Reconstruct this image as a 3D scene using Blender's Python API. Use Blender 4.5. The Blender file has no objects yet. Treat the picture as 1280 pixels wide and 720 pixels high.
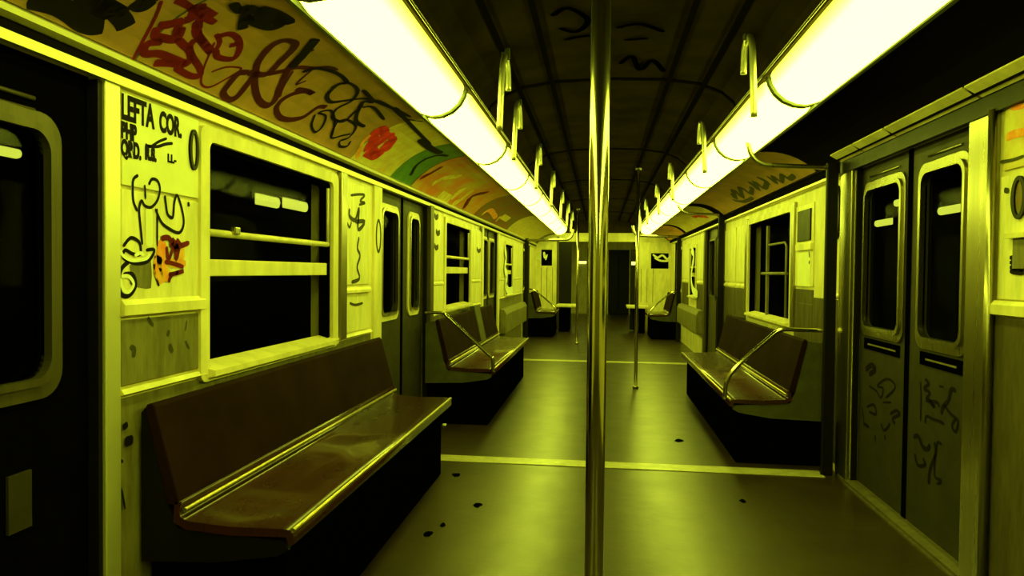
import bpy, math, random
from mathutils import Vector, Matrix
random.seed(7)
S = bpy.context.scene
COL = S.collection
PI = math.pi

# ------------------------------------------------------------------ camera
FPX, CAMX, CAMH = 890.0, -0.04, 1.2
YAW, PITCH, ROLL = math.radians(7.05), math.radians(-1.29), math.radians(0.6)
Fv = Vector((-math.sin(YAW)*math.cos(PITCH), math.cos(YAW)*math.cos(PITCH), math.sin(PITCH)))
R0 = Vector((math.cos(YAW), math.sin(YAW), 0)); U0 = R0.cross(Fv)
Rv = R0*math.cos(ROLL) + U0*math.sin(ROLL)
Uv = U0*math.cos(ROLL) - R0*math.sin(ROLL)
P0 = Vector((CAMX, 0, CAMH))
cam = bpy.data.cameras.new('camera'); camo = bpy.data.objects.new('camera', cam); COL.objects.link(camo)
cam.sensor_width = 36; cam.lens = FPX/1280*36; cam.clip_start = .02; cam.clip_end = 200
camo.matrix_world = Matrix(((Rv.x, Uv.x, -Fv.x, P0.x), (Rv.y, Uv.y, -Fv.y, P0.y), (Rv.z, Uv.z, -Fv.z, P0.z), (0, 0, 0, 1)))
S.camera = camo

def ray(px, py): return Fv + Rv*((px-640)/FPX) + Uv*((360-py)/FPX)
def onx(px, py, X): d = ray(px, py); return P0 + d*((X-P0.x)/d.x)
def ony(px, py, Y): d = ray(px, py); return P0 + d*(Y/d.y)
def onz(px, py, Z): d = ray(px, py); return P0 + d*((Z-P0.z)/d.z)

# ------------------------------------------------------------------ materials
def mat(name, col, rough=.5, metal=0, noise=0, nscale=6, col2=None, coat=0, bump=0, spec=.5, stretch=None):
    m = bpy.data.materials.new(name); m.use_nodes = True
    nt = m.node_tree; b = nt.nodes['Principled BSDF']
    b.inputs['Base Color'].default_value = (*col, 1); b.inputs['Roughness'].default_value = rough
    b.inputs['Metallic'].default_value = metal; b.inputs['Coat Weight'].default_value = coat
    b.inputs['Coat Roughness'].default_value = .12; b.inputs['Specular IOR Level'].default_value = spec
    if noise or bump:
        tc = nt.nodes.new('ShaderNodeTexCoord'); mp = nt.nodes.new('ShaderNodeMapping')
        if stretch: mp.inputs['Scale'].default_value = stretch
        nt.links.new(tc.outputs['Object'], mp.inputs['Vector'])
        n = nt.nodes.new('ShaderNodeTexNoise'); n.inputs['Scale'].default_value = nscale; n.inputs['Detail'].default_value = 6
        n.inputs['Roughness'].default_value = .65
        nt.links.new(mp.outputs['Vector'], n.inputs['Vector'])
        if noise:
            r = nt.nodes.new('ShaderNodeValToRGB'); r.color_ramp.elements[0].position = .38; r.color_ramp.elements[1].position = .62
            c2 = col2 or tuple(c*(1-noise) for c in col)
            r.color_ramp.elements[0].color = (*c2, 1); r.color_ramp.elements[1].color = (*col, 1)
            nt.links.new(n.outputs['Fac'], r.inputs['Fac']); nt.links.new(r.outputs['Color'], b.inputs['Base Color'])
            mr = nt.nodes.new('ShaderNodeMapRange'); mr.inputs['To Min'].default_value = min(1, rough*1.35); mr.inputs['To Max'].default_value = rough*.85
            nt.links.new(n.outputs['Fac'], mr.inputs['Value']); nt.links.new(mr.outputs['Result'], b.inputs['Roughness'])
        if bump:
            bp = nt.nodes.new('ShaderNodeBump'); bp.inputs['Strength'].default_value = bump; bp.inputs['Distance'].default_value = .01
            nt.links.new(n.outputs['Fac'], bp.inputs['Height']); nt.links.new(bp.outputs['Normal'], b.inputs['Normal'])
    return m

LIGHTCOL = (0.80, 1.0, 0.055)
M = {}
M['cream'] = mat('cream_enamel', (.80, .71, .36), .42, noise=.22, nscale=5, col2=(.58, .52, .23), spec=.35, stretch=(1, 1, .35))
M['panel'] = mat('panel_enamel', (.84, .76, .42), .4, noise=.3, nscale=9, col2=(.62, .57, .27), spec=.35, stretch=(1, 1.6, .3))
M['lower'] = mat('worn_panel', (.20, .175, .075), .45, noise=.35, nscale=9, col2=(.12, .10, .045), spec=.3, stretch=(1, 2.5, .5))  # worn tone, darkened so the light falloff low down sits in the colour
M['lowbrown'] = mat('worn_brown_panel', (.09, .07, .03), .5, noise=.35, nscale=9, col2=(.055, .042, .018), spec=.2, stretch=(1, 2.5, .5))  # brown made darker still, painting in the dimness of the lower wall
M['poster'] = mat('poster_card', (.84, .82, .46), .5, noise=.12, nscale=4)
M['strapmetal'] = mat('worn_strap_metal', (.80, .76, .5), .42, 1)
M['steel'] = mat('stainless_steel', (.40, .36, .24), .26, 1, noise=.15, nscale=30, stretch=(1, 1, .04))
M['chrome'] = mat('polished_pole_steel', (.56, .52, .36), .16, 1)
M['bead'] = mat('bright_moulding_metal', (.85, .80, .5), .42, .8)
M['brushed'] = mat('dull_door_steel', (.11, .09, .05), .42, .6, noise=.3, nscale=14, spec=.3, stretch=(1, 1, .15))
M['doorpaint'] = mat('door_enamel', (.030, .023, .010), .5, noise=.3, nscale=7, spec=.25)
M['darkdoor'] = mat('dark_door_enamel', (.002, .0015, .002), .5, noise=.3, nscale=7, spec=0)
M['dark'] = mat('dark_enamel', (.006, .004, .003), .4, noise=.3, nscale=10, spec=.15)
M['black'] = mat('black_rubber', (.0010, .0010, .0014), .8, spec=0)
M['ceil'] = mat('dark_brown_ceiling', (.036, .024, .009), .6, noise=.4, nscale=3, spec=0)
M['rib'] = mat('ceiling_batten', (.006, .0045, .003), .6, spec=0)
M['housing'] = mat('fixture_housing', (.07, .075, .03), .45, noise=.3, nscale=12, spec=.3)
M['brown'] = mat('brown_fibreglass', (.040, .009, .005), .24, noise=.3, nscale=4, col2=(.028, .008, .005), coat=.45, spec=.3, stretch=(1, .6, 1), bump=.04)
M['edging'] = mat('worn_brass_edging', (.62, .52, .22), .3, .9, noise=.3, nscale=18)
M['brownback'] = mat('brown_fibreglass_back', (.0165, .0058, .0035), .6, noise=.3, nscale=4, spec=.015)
M['seatcream'] = mat('seat_shell_cream', (.07, .065, .025), .5, noise=.3, nscale=8, spec=.2)
M['floor'] = mat('worn_linoleum', (.031, .018, .005), .30, noise=.4, nscale=3.0, col2=(.017, .009, .003), bump=.3, spec=.5)
M['sill'] = mat('worn_threshold_metal', (.12, .10, .05), .5, .4, noise=.4, nscale=14)
M['strip'] = mat('pale_floor_strip', (.42, .38, .20), .32, noise=.3, nscale=14)
M['ink'] = mat('black_marker', (.008, .005, .007), .6, spec=.05)
M['ink2'] = mat('grey_marker', (.05, .045, .02), .6, spec=.1)
M['maroon'] = mat('maroon_marker', (.060, .004, .010), .6, spec=.1)
M['red'] = mat('red_spray', (.16, .005, .012), .6, noise=.3, nscale=15, spec=.1)
M['brightred'] = mat('bright_red_spray', (.75, .035, .03), .6, noise=.4, nscale=15, spec=.1)
M['orange'] = mat('orange_spray', (.80, .20, .05), .6, noise=.5, nscale=12, col2=(.78, .45, .06), spec=.1)
M['white'] = mat('white_marker', (.85, .85, .6), .5)
M['yellow'] = mat('yellow_spray', (.75, .6, .1), .6, noise=.3, nscale=12)
M['beige'] = mat('beige_card', (.42, .22, .085), .5, noise=.25, nscale=6, col2=(.31, .19, .055), spec=.15)
M['tan'] = mat('tan_card', (.36, .19, .085), .5, noise=.3, nscale=5, col2=(.26, .16, .06), spec=.15)
M['green'] = mat('green_card', (.09, .22, .05), .5, noise=.25, nscale=8, spec=.2)
M['yellowcard'] = mat('yellow_card', (.62, .55, .12), .5, noise=.3, nscale=10, col2=(.55, .38, .1))
M['orangecard'] = mat('orange_card', (.60, .17, .03), .5, noise=1, nscale=5, col2=(.50, .36, .05), spec=.15, stretch=(1, .5, 1))
M['redcard'] = mat('rust_card', (.26, .06, .02), .5, noise=1, nscale=5, col2=(.16, .15, .035), spec=.15)
M['concrete'] = mat('tunnel_concrete', (.006, .005, .006), .9, noise=.4, nscale=3, spec=.05)

def emis(name, col, s):
    m = bpy.data.materials.new(name); m.use_nodes = True; nt = m.node_tree
    nt.nodes.remove(nt.nodes['Principled BSDF'])
    e = nt.nodes.new('ShaderNodeEmission'); e.inputs['Color'].default_value = (*col, 1); e.inputs['Strength'].default_value = s
    nt.links.new(e.outputs[0], nt.nodes['Material Output'].inputs[0]); return m, e
M['lens'], le = emis('glowing_lens', LIGHTCOL, 12)
nt = M['lens'].node_tree        # the tubes sit along the middle of the diffuser: its rims glow less
tc = nt.nodes.new('ShaderNodeTexCoord'); sx = nt.nodes.new('ShaderNodeSeparateXYZ'); rp = nt.nodes.new('ShaderNodeValToRGB')
nt.links.new(tc.outputs['Generated'], sx.inputs[0]); nt.links.new(sx.outputs[0], rp.inputs[0])
rp.color_ramp.elements[0].position = 0; rp.color_ramp.elements[0].color = (.09,)*3+(1,)
rp.color_ramp.elements[1].position = 1; rp.color_ramp.elements[1].color = (.09,)*3+(1,)
for p in (.10, .90):
    e_ = rp.color_ramp.elements.new(p); e_.color = (1, 1, 1, 1)
mu = nt.nodes.new('ShaderNodeMath'); mu.operation = 'MULTIPLY'; mu.inputs[1].default_value = 17
nt.links.new(rp.outputs[0], mu.inputs[0]); nt.links.new(mu.outputs[0], le.inputs['Strength'])
M['tunnellamp'], _ = emis('tunnel_lamp_glow', (.8, .95, .08), 1.6)
M['spark'], _ = emis('far_lamp_glow', (.9, 1, .2), 2)

m = bpy.data.materials.new('window_glass'); m.use_nodes = True; nt = m.node_tree; nt.nodes.remove(nt.nodes['Principled BSDF'])
tr = nt.nodes.new('ShaderNodeBsdfTransparent'); tr.inputs[0].default_value = (.75, .75, .72, 1)
gl = nt.nodes.new('ShaderNodeBsdfGlossy'); gl.inputs['Roughness'].default_value = .03
mx = nt.nodes.new('ShaderNodeMixShader'); mx.inputs[0].default_value = .004
nt.links.new(tr.outputs[0], mx.inputs[1]); nt.links.new(gl.outputs[0], mx.inputs[2]); nt.links.new(mx.outputs[0], nt.nodes['Material Output'].inputs[0])
M['glass'] = m

# ------------------------------------------------------------------ mesh helpers
class MB:
    def __init__(s): s.v = []; s.f = []; s.sm = []
    def box(s, x0, x1, y0, y1, z0, z1):
        if x0 > x1: x0, x1 = x1, x0
        n = len(s.v)
        s.v += [(x, y, z) for z in (z0, z1) for y in (y0, y1) for x in (x0, x1)]
        for f in ((0, 2, 3, 1), (4, 5, 7, 6), (0, 1, 5, 4), (2, 6, 7, 3), (0, 4, 6, 2), (1, 3, 7, 5)):
            s.f.append([n+i for i in f]); s.sm.append(False)
        return s
    def prism(s, prof, y0, y1, smooth=False, closed=True):     # profile (x,z) extruded along Y
        n = len(s.v); k = len(prof)
        s.v += [(x, y0, z) for x, z in prof] + [(x, y1, z) for x, z in prof]
        for i in range(k if closed else k-1):
            j = (i+1) % k; s.f.append([n+i, n+j, n+k+j, n+k+i]); s.sm.append(smooth)
        if closed:
            s.f.append([n+i for i in range(k)][::-1]); s.sm.append(False)
            s.f.append([n+k+i for i in range(k)]); s.sm.append(False)
        return s
    def tube(s, pts, r, seg=10, caps=True):
        pts = [Vector(p) for p in pts]; n0 = len(s.v); k = len(pts)
        t0 = (pts[1]-pts[0]).normalized()
        ref = Vector((0, 0, 1)) if abs(t0.z) < .9 else Vector((1, 0, 0))
        nrm = t0.cross(ref).normalized()
        for i, p in enumerate(pts):
            if i == 0: t = pts[1]-pts[0]
            elif i == k-1: t = pts[-1]-pts[-2]
            else: t = (pts[i+1]-p).normalized() + (p-pts[i-1]).normalized()
            t.normalize(); nrm = (nrm - t*nrm.dot(t)).normalized(); b = t.cross(nrm)
            for a in range(seg):
                q = p + (nrm*math.cos(2*PI*a/seg) + b*math.sin(2*PI*a/seg))*r
                s.v.append(tuple(q))
        for i in range(k-1):
            for a in range(seg):
                c = (a+1) % seg
                s.f.append([n0+i*seg+a, n0+i*seg+c, n0+(i+1)*seg+c, n0+(i+1)*seg+a]); s.sm.append(True)
        if caps:
            s.f.append([n0+a for a in range(seg)][::-1]); s.sm.append(False)
            s.f.append([n0+(k-1)*seg+a for a in range(seg)]); s.sm.append(False)
        return s
    def ring(s, outer, inner, x0, x1):                         # rounded frame: outlines in (y,z), from x0 to x1
        n = len(s.v); k = len(outer)
        for x in (x0, x1):
            for o in (outer, inner): s.v += [(x, y, z) for y, z in o]
        for i in range(k):
            j = (i+1) % k; a, b, c, d = n, n+k, n+2*k, n+3*k
            for f in ([a+i, a+j, b+j, b+i], [c+i, c+j, d+j, d+i], [a+i, a+j, c+j, c+i], [b+i, b+j, d+j, d+i]): s.f.append(f); s.sm.append(False)
        return s
    def slab(s, outline, x0, x1):                              # filled (y,z) outline
        n = len(s.v); k = len(outline)
        for x in (x0, x1): s.v += [(x, y, z) for y, z in outline]
        s.f.append([n+i for i in range(k)]); s.f.append([n+k+i for i in range(k)]); s.sm += [False]*2
        for i in range(k): j = (i+1) % k; s.f.append([n+i, n+j, n+k+j, n+k+i]); s.sm.append(False)
        return s
    def ribbon(s, pts, nrms, w):
        n = len(s.v); k = len(pts)
        for i in range(k):
            t = pts[min(i+1, k-1)] - pts[max(i-1, 0)]
            if t.length < 1e-6: t = Vector((0, 1, 0))
            sd = nrms[i].cross(t.normalized()).normalized()
            ww = w*(.55 if i in (0, k-1) else 1)/2
            s.v += [tuple(pts[i]+sd*ww), tuple(pts[i]-sd*ww)]
        for i in range(k-1): s.f.append([n+2*i, n+2*i+1, n+2*i+3, n+2*i+2]); s.sm.append(False)
        return s
    def build(s, name, m, parent=None, bevel=0, fix=True):
        me = bpy.data.meshes.new(name); me.from_pydata(s.v, [], s.f); me.update()
        for p, q in zip(me.polygons, s.sm): p.use_smooth = q
        if fix:
            import bmesh
            b = bmesh.new(); b.from_mesh(me); bmesh.ops.recalc_face_normals(b, faces=b.faces); b.to_mesh(me); b.free()
        me.materials.append(m)
        o = bpy.data.objects.new(name, me); COL.objects.link(o)
        if parent:
            o.parent = parent
            if parent.type == 'EMPTY': o.location = -parent.location
        if bevel:
            bv = o.modifiers.new('bevel', 'BEVEL'); bv.width = bevel; bv.segments = 2; bv.limit_method = 'ANGLE'
        return o

def empty(name, loc=(0, 0, 0)):
    o = bpy.data.objects.new(name, None); o.location = loc; o.empty_display_size = .1; COL.objects.link(o); return o
def tag(o, label=None, cat=None, group=None, kind=None):
    if label: o['label'] = label
    if cat: o['category'] = cat
    if group: o['group'] = group
    if kind: o['kind'] = kind
    return o
def struct(o, label, cat='structure'): return tag(o, label, cat, kind='structure')

def rrect(y0, y1, z0, z1, r, seg=6):
    out = []
    for cy, cz, a0 in ((y1-r, z1-r, 0), (y0+r, z1-r, 90), (y0+r, z0+r, 180), (y1-r, z0+r, 270)):
        for i in range(seg+1):
            a = math.radians(a0+90*i/seg); out.append((cy+r*math.cos(a), cz+r*math.sin(a)))
    return out
def oval(yc, zc, ry, rz, seg=28): return [(yc+ry*math.cos(2*PI*i/seg), zc+rz*math.sin(2*PI*i/seg)) for i in range(seg)]
def spline(pts, n=6):
    if len(pts) < 3:
        return [tuple(a+(b-a)*t/n for a, b in zip(pts[0], pts[1])) for t in range(n+1)]
    out = []; P = [pts[0]]+list(pts)+[pts[-1]]
    for i in range(1, len(P)-2):
        for k in range(n):
            t = k/n
            out.append(tuple(.5*((2*P[i][a])+(-P[i-1][a]+P[i+1][a])*t+(2*P[i-1][a]-5*P[i][a]+4*P[i+1][a]-P[i+2][a])*t*t+(-P[i-1][a]+3*P[i][a]-3*P[i+1][a]+P[i+2][a])*t**3) for a in range(len(pts[0]))))
    out.append(tuple(pts[-1])); return out

# ------------------------------------------------------------------ dimensions
WX = 1.40
Y0, YE = -1.4, 21.0
YP = 15.0                       # cross partition at the end of the saloon
ZT = 1.72                       # top of doors
L_DOORS = [(.55, 1.80), (4.30, 5.50), (8.20, 9.32), (12.55, 13.7)]
R_DOORS = [(3.0, 4.27), (8.62, 9.95), (12.95, 14.1)]
L_WINS = [(2.32, 3.47, .84, 1.64), (6.14, 7.32, .86, 1.63), (10.1, 10.95, .86, 1.6)]
R_WINS = [(.5, 1.7, .84, 1.66), (5.62, 7.15, .82, 1.68), (11.0, 11.75, .84, 1.6)]

# ------------------------------------------------------------------ shell
def wall(side, doors, wins, name, label, ztop):
    s = side; a, b = s*WX, s*(WX+.10)
    mb = MB(); ev = sorted([(d[0], d[1], None) for d in doors] + [(w[0], w[1], w) for w in wins])
    y = Y0
    for y0, y1, w in ev:
        mb.box(a, b, y, y0, 0, ztop)
        if w is None: mb.box(a, b, y0, y1, ZT if s < 0 else 1.81, ztop)
        else: mb.box(a, b, y0, y1, 0, w[2]); mb.box(a, b, y0, y1, w[3], ztop)
        y = y1
    mb.box(a, b, y, YE, 0, ztop)
    return struct(mb.build(name, M['cream']), label, 'wall')
wl = wall(-1, L_DOORS, L_WINS, 'wall_left', 'cream enamelled left side wall of the carriage', 1.9)
wr = wall(1, R_DOORS, R_WINS, 'wall_right', 'cream enamelled right side wall of the carriage', 1.95)
fl = struct(MB().box(-1.6, 1.6, Y0, YE+1.5, -.06, 0).build('floor', M['floor']), 'worn olive linoleum floor of the carriage', 'floor')

# ceiling with its curved shoulders above the light rows
half = [(0, 2.31), (.30, 2.30), (.50, 2.27), (.62, 2.22), (.685, 2.165), (.70, 2.13), (.715, 2.13), (.74, 2.155), (.96, 2.06), (.985, 2.01)]
prof = [(-x, z) for x, z in half[::-1]] + half[1:]
top = [(x, z+.05) for x, z in prof[::-1]]
ce = struct(MB().prism(prof+top, Y0, YE, smooth=False).build('ceiling', M['ceil']), 'dark brown ceiling with shallow curved shoulders', 'ceiling')
# battens
mb = MB()
for y in [1.95, 4.1, 6.4, 8.5, 10.7, 12.9, 15.0, 17.0]:
    mb.prism([(x, z-.008) for x, z in prof[4:15]]+[(x, z+.004) for x, z in prof[4:15]][::-1], y, y+.035)
b_ = mb.build('cross_batten', M['rib'], ce)
for x in (-.52, -.33, .33, .52):
    z = 2.3 if abs(x) < .4 else 2.268
    MB().box(x-.012, x+.012, Y0, 17.5, z-.016, z+.01).build('lengthwise_batten', M['rib'], ce)
for s in (-1, 1):
    MB().tube([(s*.695, Y0, 2.125), (s*.695, 17.5, 2.125)], .006, 6).build('fixture_edge_bead', M['steel'], ce)

# coves
def cove_profile(s):
    A = (1.372, 1.80) if s < 0 else (1.345, 1.875)
    B = (.975, 2.005)
    out = []
    for i in range(9):
        v = i/8; x = A[0]+(B[0]-A[0])*v; z = A[1]+(B[1]-A[1])*v
        d = .045*4*v*(1-v); out.append((s*(x+d*.45), z+d*.9))
    return out
CL, CR = cove_profile(-1), cove_profile(1)
def on_profile(px, py, prof, off=.002):
    d = ray(px, py); best = None
    for (x0, z0), (x1, z1) in zip(prof[:-1], prof[1:]):
        ex, ez = x1-x0, z1-z0; det = d.x*(-ez)+ex*d.z
        if abs(det) < 1e-9: continue
        rx, rz = x0-P0.x, z0-P0.z
        t = (rx*(-ez)+ex*rz)/det; u = (d.x*rz-d.z*rx)/det
        if t > 0 and -.02 <= u <= 1.02: best = (t, ex, ez); break
    if not best:
        i = 0 if py > 341-abs(px-750)*.46 else -2
        (x0, z0), (x1, z1) = prof[i], prof[i+1]; ex, ez = x1-x0, z1-z0
        det = d.x*(-ez)+ex*d.z; rx, rz = x0-P0.x, z0-P0.z
        best = ((rx*(-ez)+ex*rz)/det, ex, ez)
    t, ex, ez = best; n = Vector((-ez, 0, ex)).normalized()
    if n.z > 0: n = -n
    return P0+d*t+n*off, n
def cove_shell(prof): return [(x, z) for x, z in prof] + [(x*1.012, z+.03) for x, z in prof[::-1]]
tl = struct(MB().prism(cove_shell(CL), Y0, YP).build('trim_1', M['housing']), 'curved cove panel above the left windows', 'cove')
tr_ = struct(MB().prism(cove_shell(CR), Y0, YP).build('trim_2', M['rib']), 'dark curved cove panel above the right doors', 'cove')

# beads along the wall tops
t3 = struct(MB().prism([(-1.40, 1.765), (-1.385, 1.765), (-1.362, 1.772), (-1.358, 1.785), (-1.372, 1.795), (-1.40, 1.80)], Y0, YP).build('trim_3', M['bead']), 'bright metal bead along the top of the left wall', 'moulding')
MB().box(-1.40, -1.388, Y0, YP, 1.735, 1.765).build('dark_groove', M['rib'], t3)
MB().prism([(-1.40, 1.715), (-1.378, 1.712), (-1.374, 1.735), (-1.40, 1.738)], Y0, YP).build('lower_bead', M['bead'], t3)
t4 = struct(MB().prism([(1.40, 1.79), (1.375, 1.79), (1.362, 1.798), (1.362, 1.812), (1.40, 1.82)], 4.48, YP).build('trim_4', M['bead']), 'bright metal bead along the top of the right wall', 'moulding')
MB().box(1.40, 1.378, Y0, YP, 1.82, 1.874).build('dark_groove', M['rib'], t4)
MB().box(1.40, 1.37, 2.2, 4.46, 1.80, 1.872).build('door_header', M['dark'], t4)
o = MB()
for a, b in ((1.0, 2.1), (2.12, 2.86), (2.88, 3.62), (3.64, 4.05), (4.07, 4.42)):
    o.prism([(1.362, 1.868), (1.298, 1.905), (1.300, 1.912), (1.368, 1.878)], a, b)
o.build('lit_edge_strip', M['cream'], t4)

# back of the carriage, behind the camera
struct(MB().box(-1.5, 1.5, Y0-.1, Y0, 0, 2.36).build('wall_back', M['lower']), 'cream end wall behind the viewer', 'wall')

# ------------------------------------------------------------------ graffiti on side walls / coves
def stroke_wall(mb, pts, w, X, n=5):
    sp = spline(pts, n); nn = Vector((-1 if X > 0 else 1, 0, 0))
    P = [onx(x, y, X) for x, y in sp]; mb.ribbon(P, [nn]*len(P), w)
def stroke_cove(mb, pts, w, prof, n=6, off=.002):
    sp = spline(pts, n); q = [on_profile(x, y, prof, off) for x, y in sp]
    mb.ribbon([a for a, _ in q], [b for _, b in q], w)
def graffiti(parent, m, strokes, X=None, prof=None, off=.002, name='graffiti'):
    mb = MB()
    for w, pts in strokes:
        if prof: stroke_cove(mb, pts, w, prof, off=off)
        else: stroke_wall(mb, pts, w, X)
    return mb.build(name, m, parent, fix=False)
def crop(x0, y0, k, pts): return [(x0+x/k, y0+y/k) for x, y in pts]

# advertising cards in the left cove
def cove_card(y0, y1, m, label, prof=CL, grp='advertising cards in the left cove', off=.0015):
    q = []
    for x, z in prof:
        q.append((x, z-off))
    sh = q + [(x, z-off+.001) for x, z in prof[::-1]]
    o = MB().prism(sh, y0, y1).build('advertising_card', m)
    return tag(o, label, 'advertisement card', grp)
def Yc(px, py, prof=CL): return on_profile(px, py, prof)[0].y
yb = [Yc(165, 80), Yc(440, 195), Yc(486, 222), Yc(512, 232), Yc(592, 268), Yc(632, 288)]
c0 = cove_card(.2, yb[0]-.01, M['tan'], 'tan cove card with thick black scrawl, nearest of the left cove')
c1 = cove_card(yb[0], yb[1], M['beige'], 'long tan cove card covered in red and maroon tags')
c2 = cove_card(yb[1]+.005, yb[2], M['yellowcard'], 'yellow cove card with a bright red splash')
c3 = cove_card(yb[2]+.003, yb[3], M['green'], 'plain green cove card beside the red splash')
c4 = cove_card(yb[3]+.03, yb[4], M['orangecard'], 'mottled orange and yellow cove card beyond the green one')
c5 = cove_card(yb[4]+.02, yb[5], M['redcard'], 'rust red cove card beyond the orange one')
c6 = cove_card(yb[5]+.05, 14.5, M['yellowcard'], 'dull yellow cove card at the far end of the left cove')
K = lambda p: crop(60, 0, 6, p)
graffiti(c0, M['ink'], [(0.068, K([(-140, -30), (60, 20), (170, 80), (260, 150), (340, 180), (420, 170)])), (0.064, K([(230, -40), (330, 40), (400, 90), (410, 150)])), (0.056, K([(330, 60), (420, 70), (500, 90), (560, 150), (585, 205)])), (0.048, K([(400, 30), (480, 30), (540, 60), (590, 90)])), (0.048, K([(640, 10), (690, 40), (740, 20), (770, -20)])), (0.040, K([(300, -20), (420, 10), (500, 40)]))], prof=CL)
graffiti(c1, M['red'], [
 (0.012, K([(850, 0), (800, 130), (700, 320), (630, 450)])),
 (0.034, K([(820, 190), (900, 180), (1000, 155), (1070, 130), (1090, 60), (1010, 10), (960, -10)])),
 (0.031, K([(820, 200), (800, 260), (850, 280), (960, 290), (1000, 200)])),
 (0.028, K([(980, 180), (960, 260), (1000, 320), (1060, 380), (1060, 450), (1010, 480), (900, 470), (790, 470)])),
 (0.028, K([(860, 310), (760, 320), (720, 360), (730, 400), (830, 400), (940, 440), (1040, 480)])),
 (0.025, K([(950, 500), (1010, 540), (1080, 570), (1140, 560), (1130, 500), (1080, 420), (1060, 350), (1100, 290)])),
 (0.028, K([(1100, 60), (1160, 60), (1230, 100), (1260, 110)])),
 (0.025, K([(1160, 20), (1140, 100), (1130, 180), (1130, 260), (1180, 330), (1220, 400)])),
 (0.031, crop(220, 0, 4.8, [(60, 20), (130, 60), (190, 110), (240, 130)])),
 (0.031, crop(220, 0, 4.8, [(130, 120), (120, 190), (160, 250), (210, 310)])),
 (0.009, crop(220, 0, 4.8, [(230, 250), (190, 340), (160, 420), (150, 500), (200, 520), (300, 470), (390, 410), (300, 400), (210, 430)])),
 (0.025, crop(220, 0, 4.8, [(240, 220), (320, 200), (370, 230), (380, 290), (340, 350), (250, 340), (240, 300)])),
 (0.025, crop(220, 0, 4.8, [(320, 270), (350, 265), (370, 250)])),
 (0.019, crop(220, 0, 4.8, [(240, 200), (260, 250), (230, 310)])),
], prof=CL)
J = lambda p: crop(220, 0, 4.8, p)
graffiti(c1, M['maroon'], [
 (0.030, J([(430, 430), (370, 440), (300, 520), (280, 560), (310, 595), (360, 580), (420, 510), (470, 440), (490, 370), (560, 280), (640, 240), (710, 250), (700, 290), (620, 370), (560, 430), (510, 445), (430, 430)])),
 (0.030, J([(480, 420), (470, 500), (490, 590), (540, 630), (590, 600), (620, 520), (680, 400), (760, 320), (820, 290)])),
 (0.027, J([(550, 440), (650, 420), (730, 400), (820, 405), (920, 400), (960, 420)])),
 (0.027, J([(720, 530), (780, 540), (820, 560), (780, 545), (700, 560), (630, 600), (600, 650), (620, 700), (680, 715), (760, 700), (850, 640), (900, 640)])),
 (0.013, J([(700, 420), (640, 520), (620, 580)])), (0.011, J([(820, 410), (720, 500), (780, 480)])),
], prof=CL, off=.003)
G = lambda p: crop(360, 60, 4.5, p)
graffiti(c1, M['ink'], [
 (0.034, J([(340, 10), (380, 60), (430, 40), (400, 130), (400, 170)])), (0.038, J([(430, 30), (540, 90), (620, 100), (620, 140), (560, 160), (470, 130), (430, 100), (540, 120), (680, 125), (600, 70), (500, 40)])),
 (0.038, J([(840, 225), (780, 300), (720, 370), (690, 400)])),
 (0.021, G([(80, 130), (170, 110), (280, 140), (330, 190), (280, 200), (220, 260), (240, 300), (330, 290), (430, 280), (500, 300), (600, 340), (690, 385)])),
 (0.018, G([(240, 220), (330, 190), (390, 230), (360, 290), (270, 340), (250, 390), (310, 410), (370, 360), (420, 320)])),
 (0.013, G([(150, 370), (130, 430), (150, 470), (190, 440), (210, 380), (170, 360), (240, 350), (260, 420), (240, 500), (300, 490), (350, 480)])),
 (0.015, G([(240, 500), (270, 420), (330, 400), (380, 440), (340, 500), (290, 520), (290, 550), (330, 550), (350, 520)])),
 (0.015, G([(440, 300), (500, 290), (580, 330), (650, 390), (760, 410)])), (0.026, G([(600, 330), (700, 440), (800, 540)])),
 (0.022, G([(420, 230), (480, 300), (420, 300), (380, 400), (430, 440)])), (0.019, G([(420, 330), (480, 330), (540, 400)])),
], prof=CL, off=.004)
graffiti(c2, M['brightred'], [(.09, G([(430, 560), (480, 530), (500, 470), (540, 450)])), (.09, G([(440, 580), (500, 600), (540, 560), (590, 510)])), (.06, G([(520, 440), (550, 500), (480, 560), (500, 610)])), (.05, G([(570, 480), (590, 520), (550, 580)]))], prof=CL, off=.003)
graffiti(c2, M['orange'], [(.03, G([(390, 620), (395, 580), (410, 550)])), (.03, G([(400, 590), (420, 530), (470, 480)]))], prof=CL, off=.0025)
graffiti(c3, M['ink'], [(.03, G([(690, 715), (720, 660), (780, 620), (850, 600), (900, 605)])), (.05, G([(740, 510), (800, 560), (860, 590)]))], prof=CL, off=.004)
H6 = lambda p: crop(440, 200, 4, p)
graffiti(c4, M['red'], [(.08, H6([(560, 240), (600, 180), (680, 160)])), (.05, H6([(340, 90), (400, 60), (450, 30)]))], prof=CL, off=.004)
graffiti(c4, M['yellow'], [(.12, H6([(440, 170), (490, 190), (560, 140)])), (.07, H6([(400, 120), (460, 90), (540, 80)])), (.08, H6([(500, 220), (540, 200), (600, 150)]))], prof=CL, off=.003)
graffiti(c5, M['yellow'], [(.15, H6([(720, 300), (750, 285), (780, 300)]))], prof=CL, off=.003)
graffiti(c5, M['orange'], [(.07, H6([(650, 270), (690, 250), (720, 290)]))], prof=CL, off=.0035)

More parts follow.
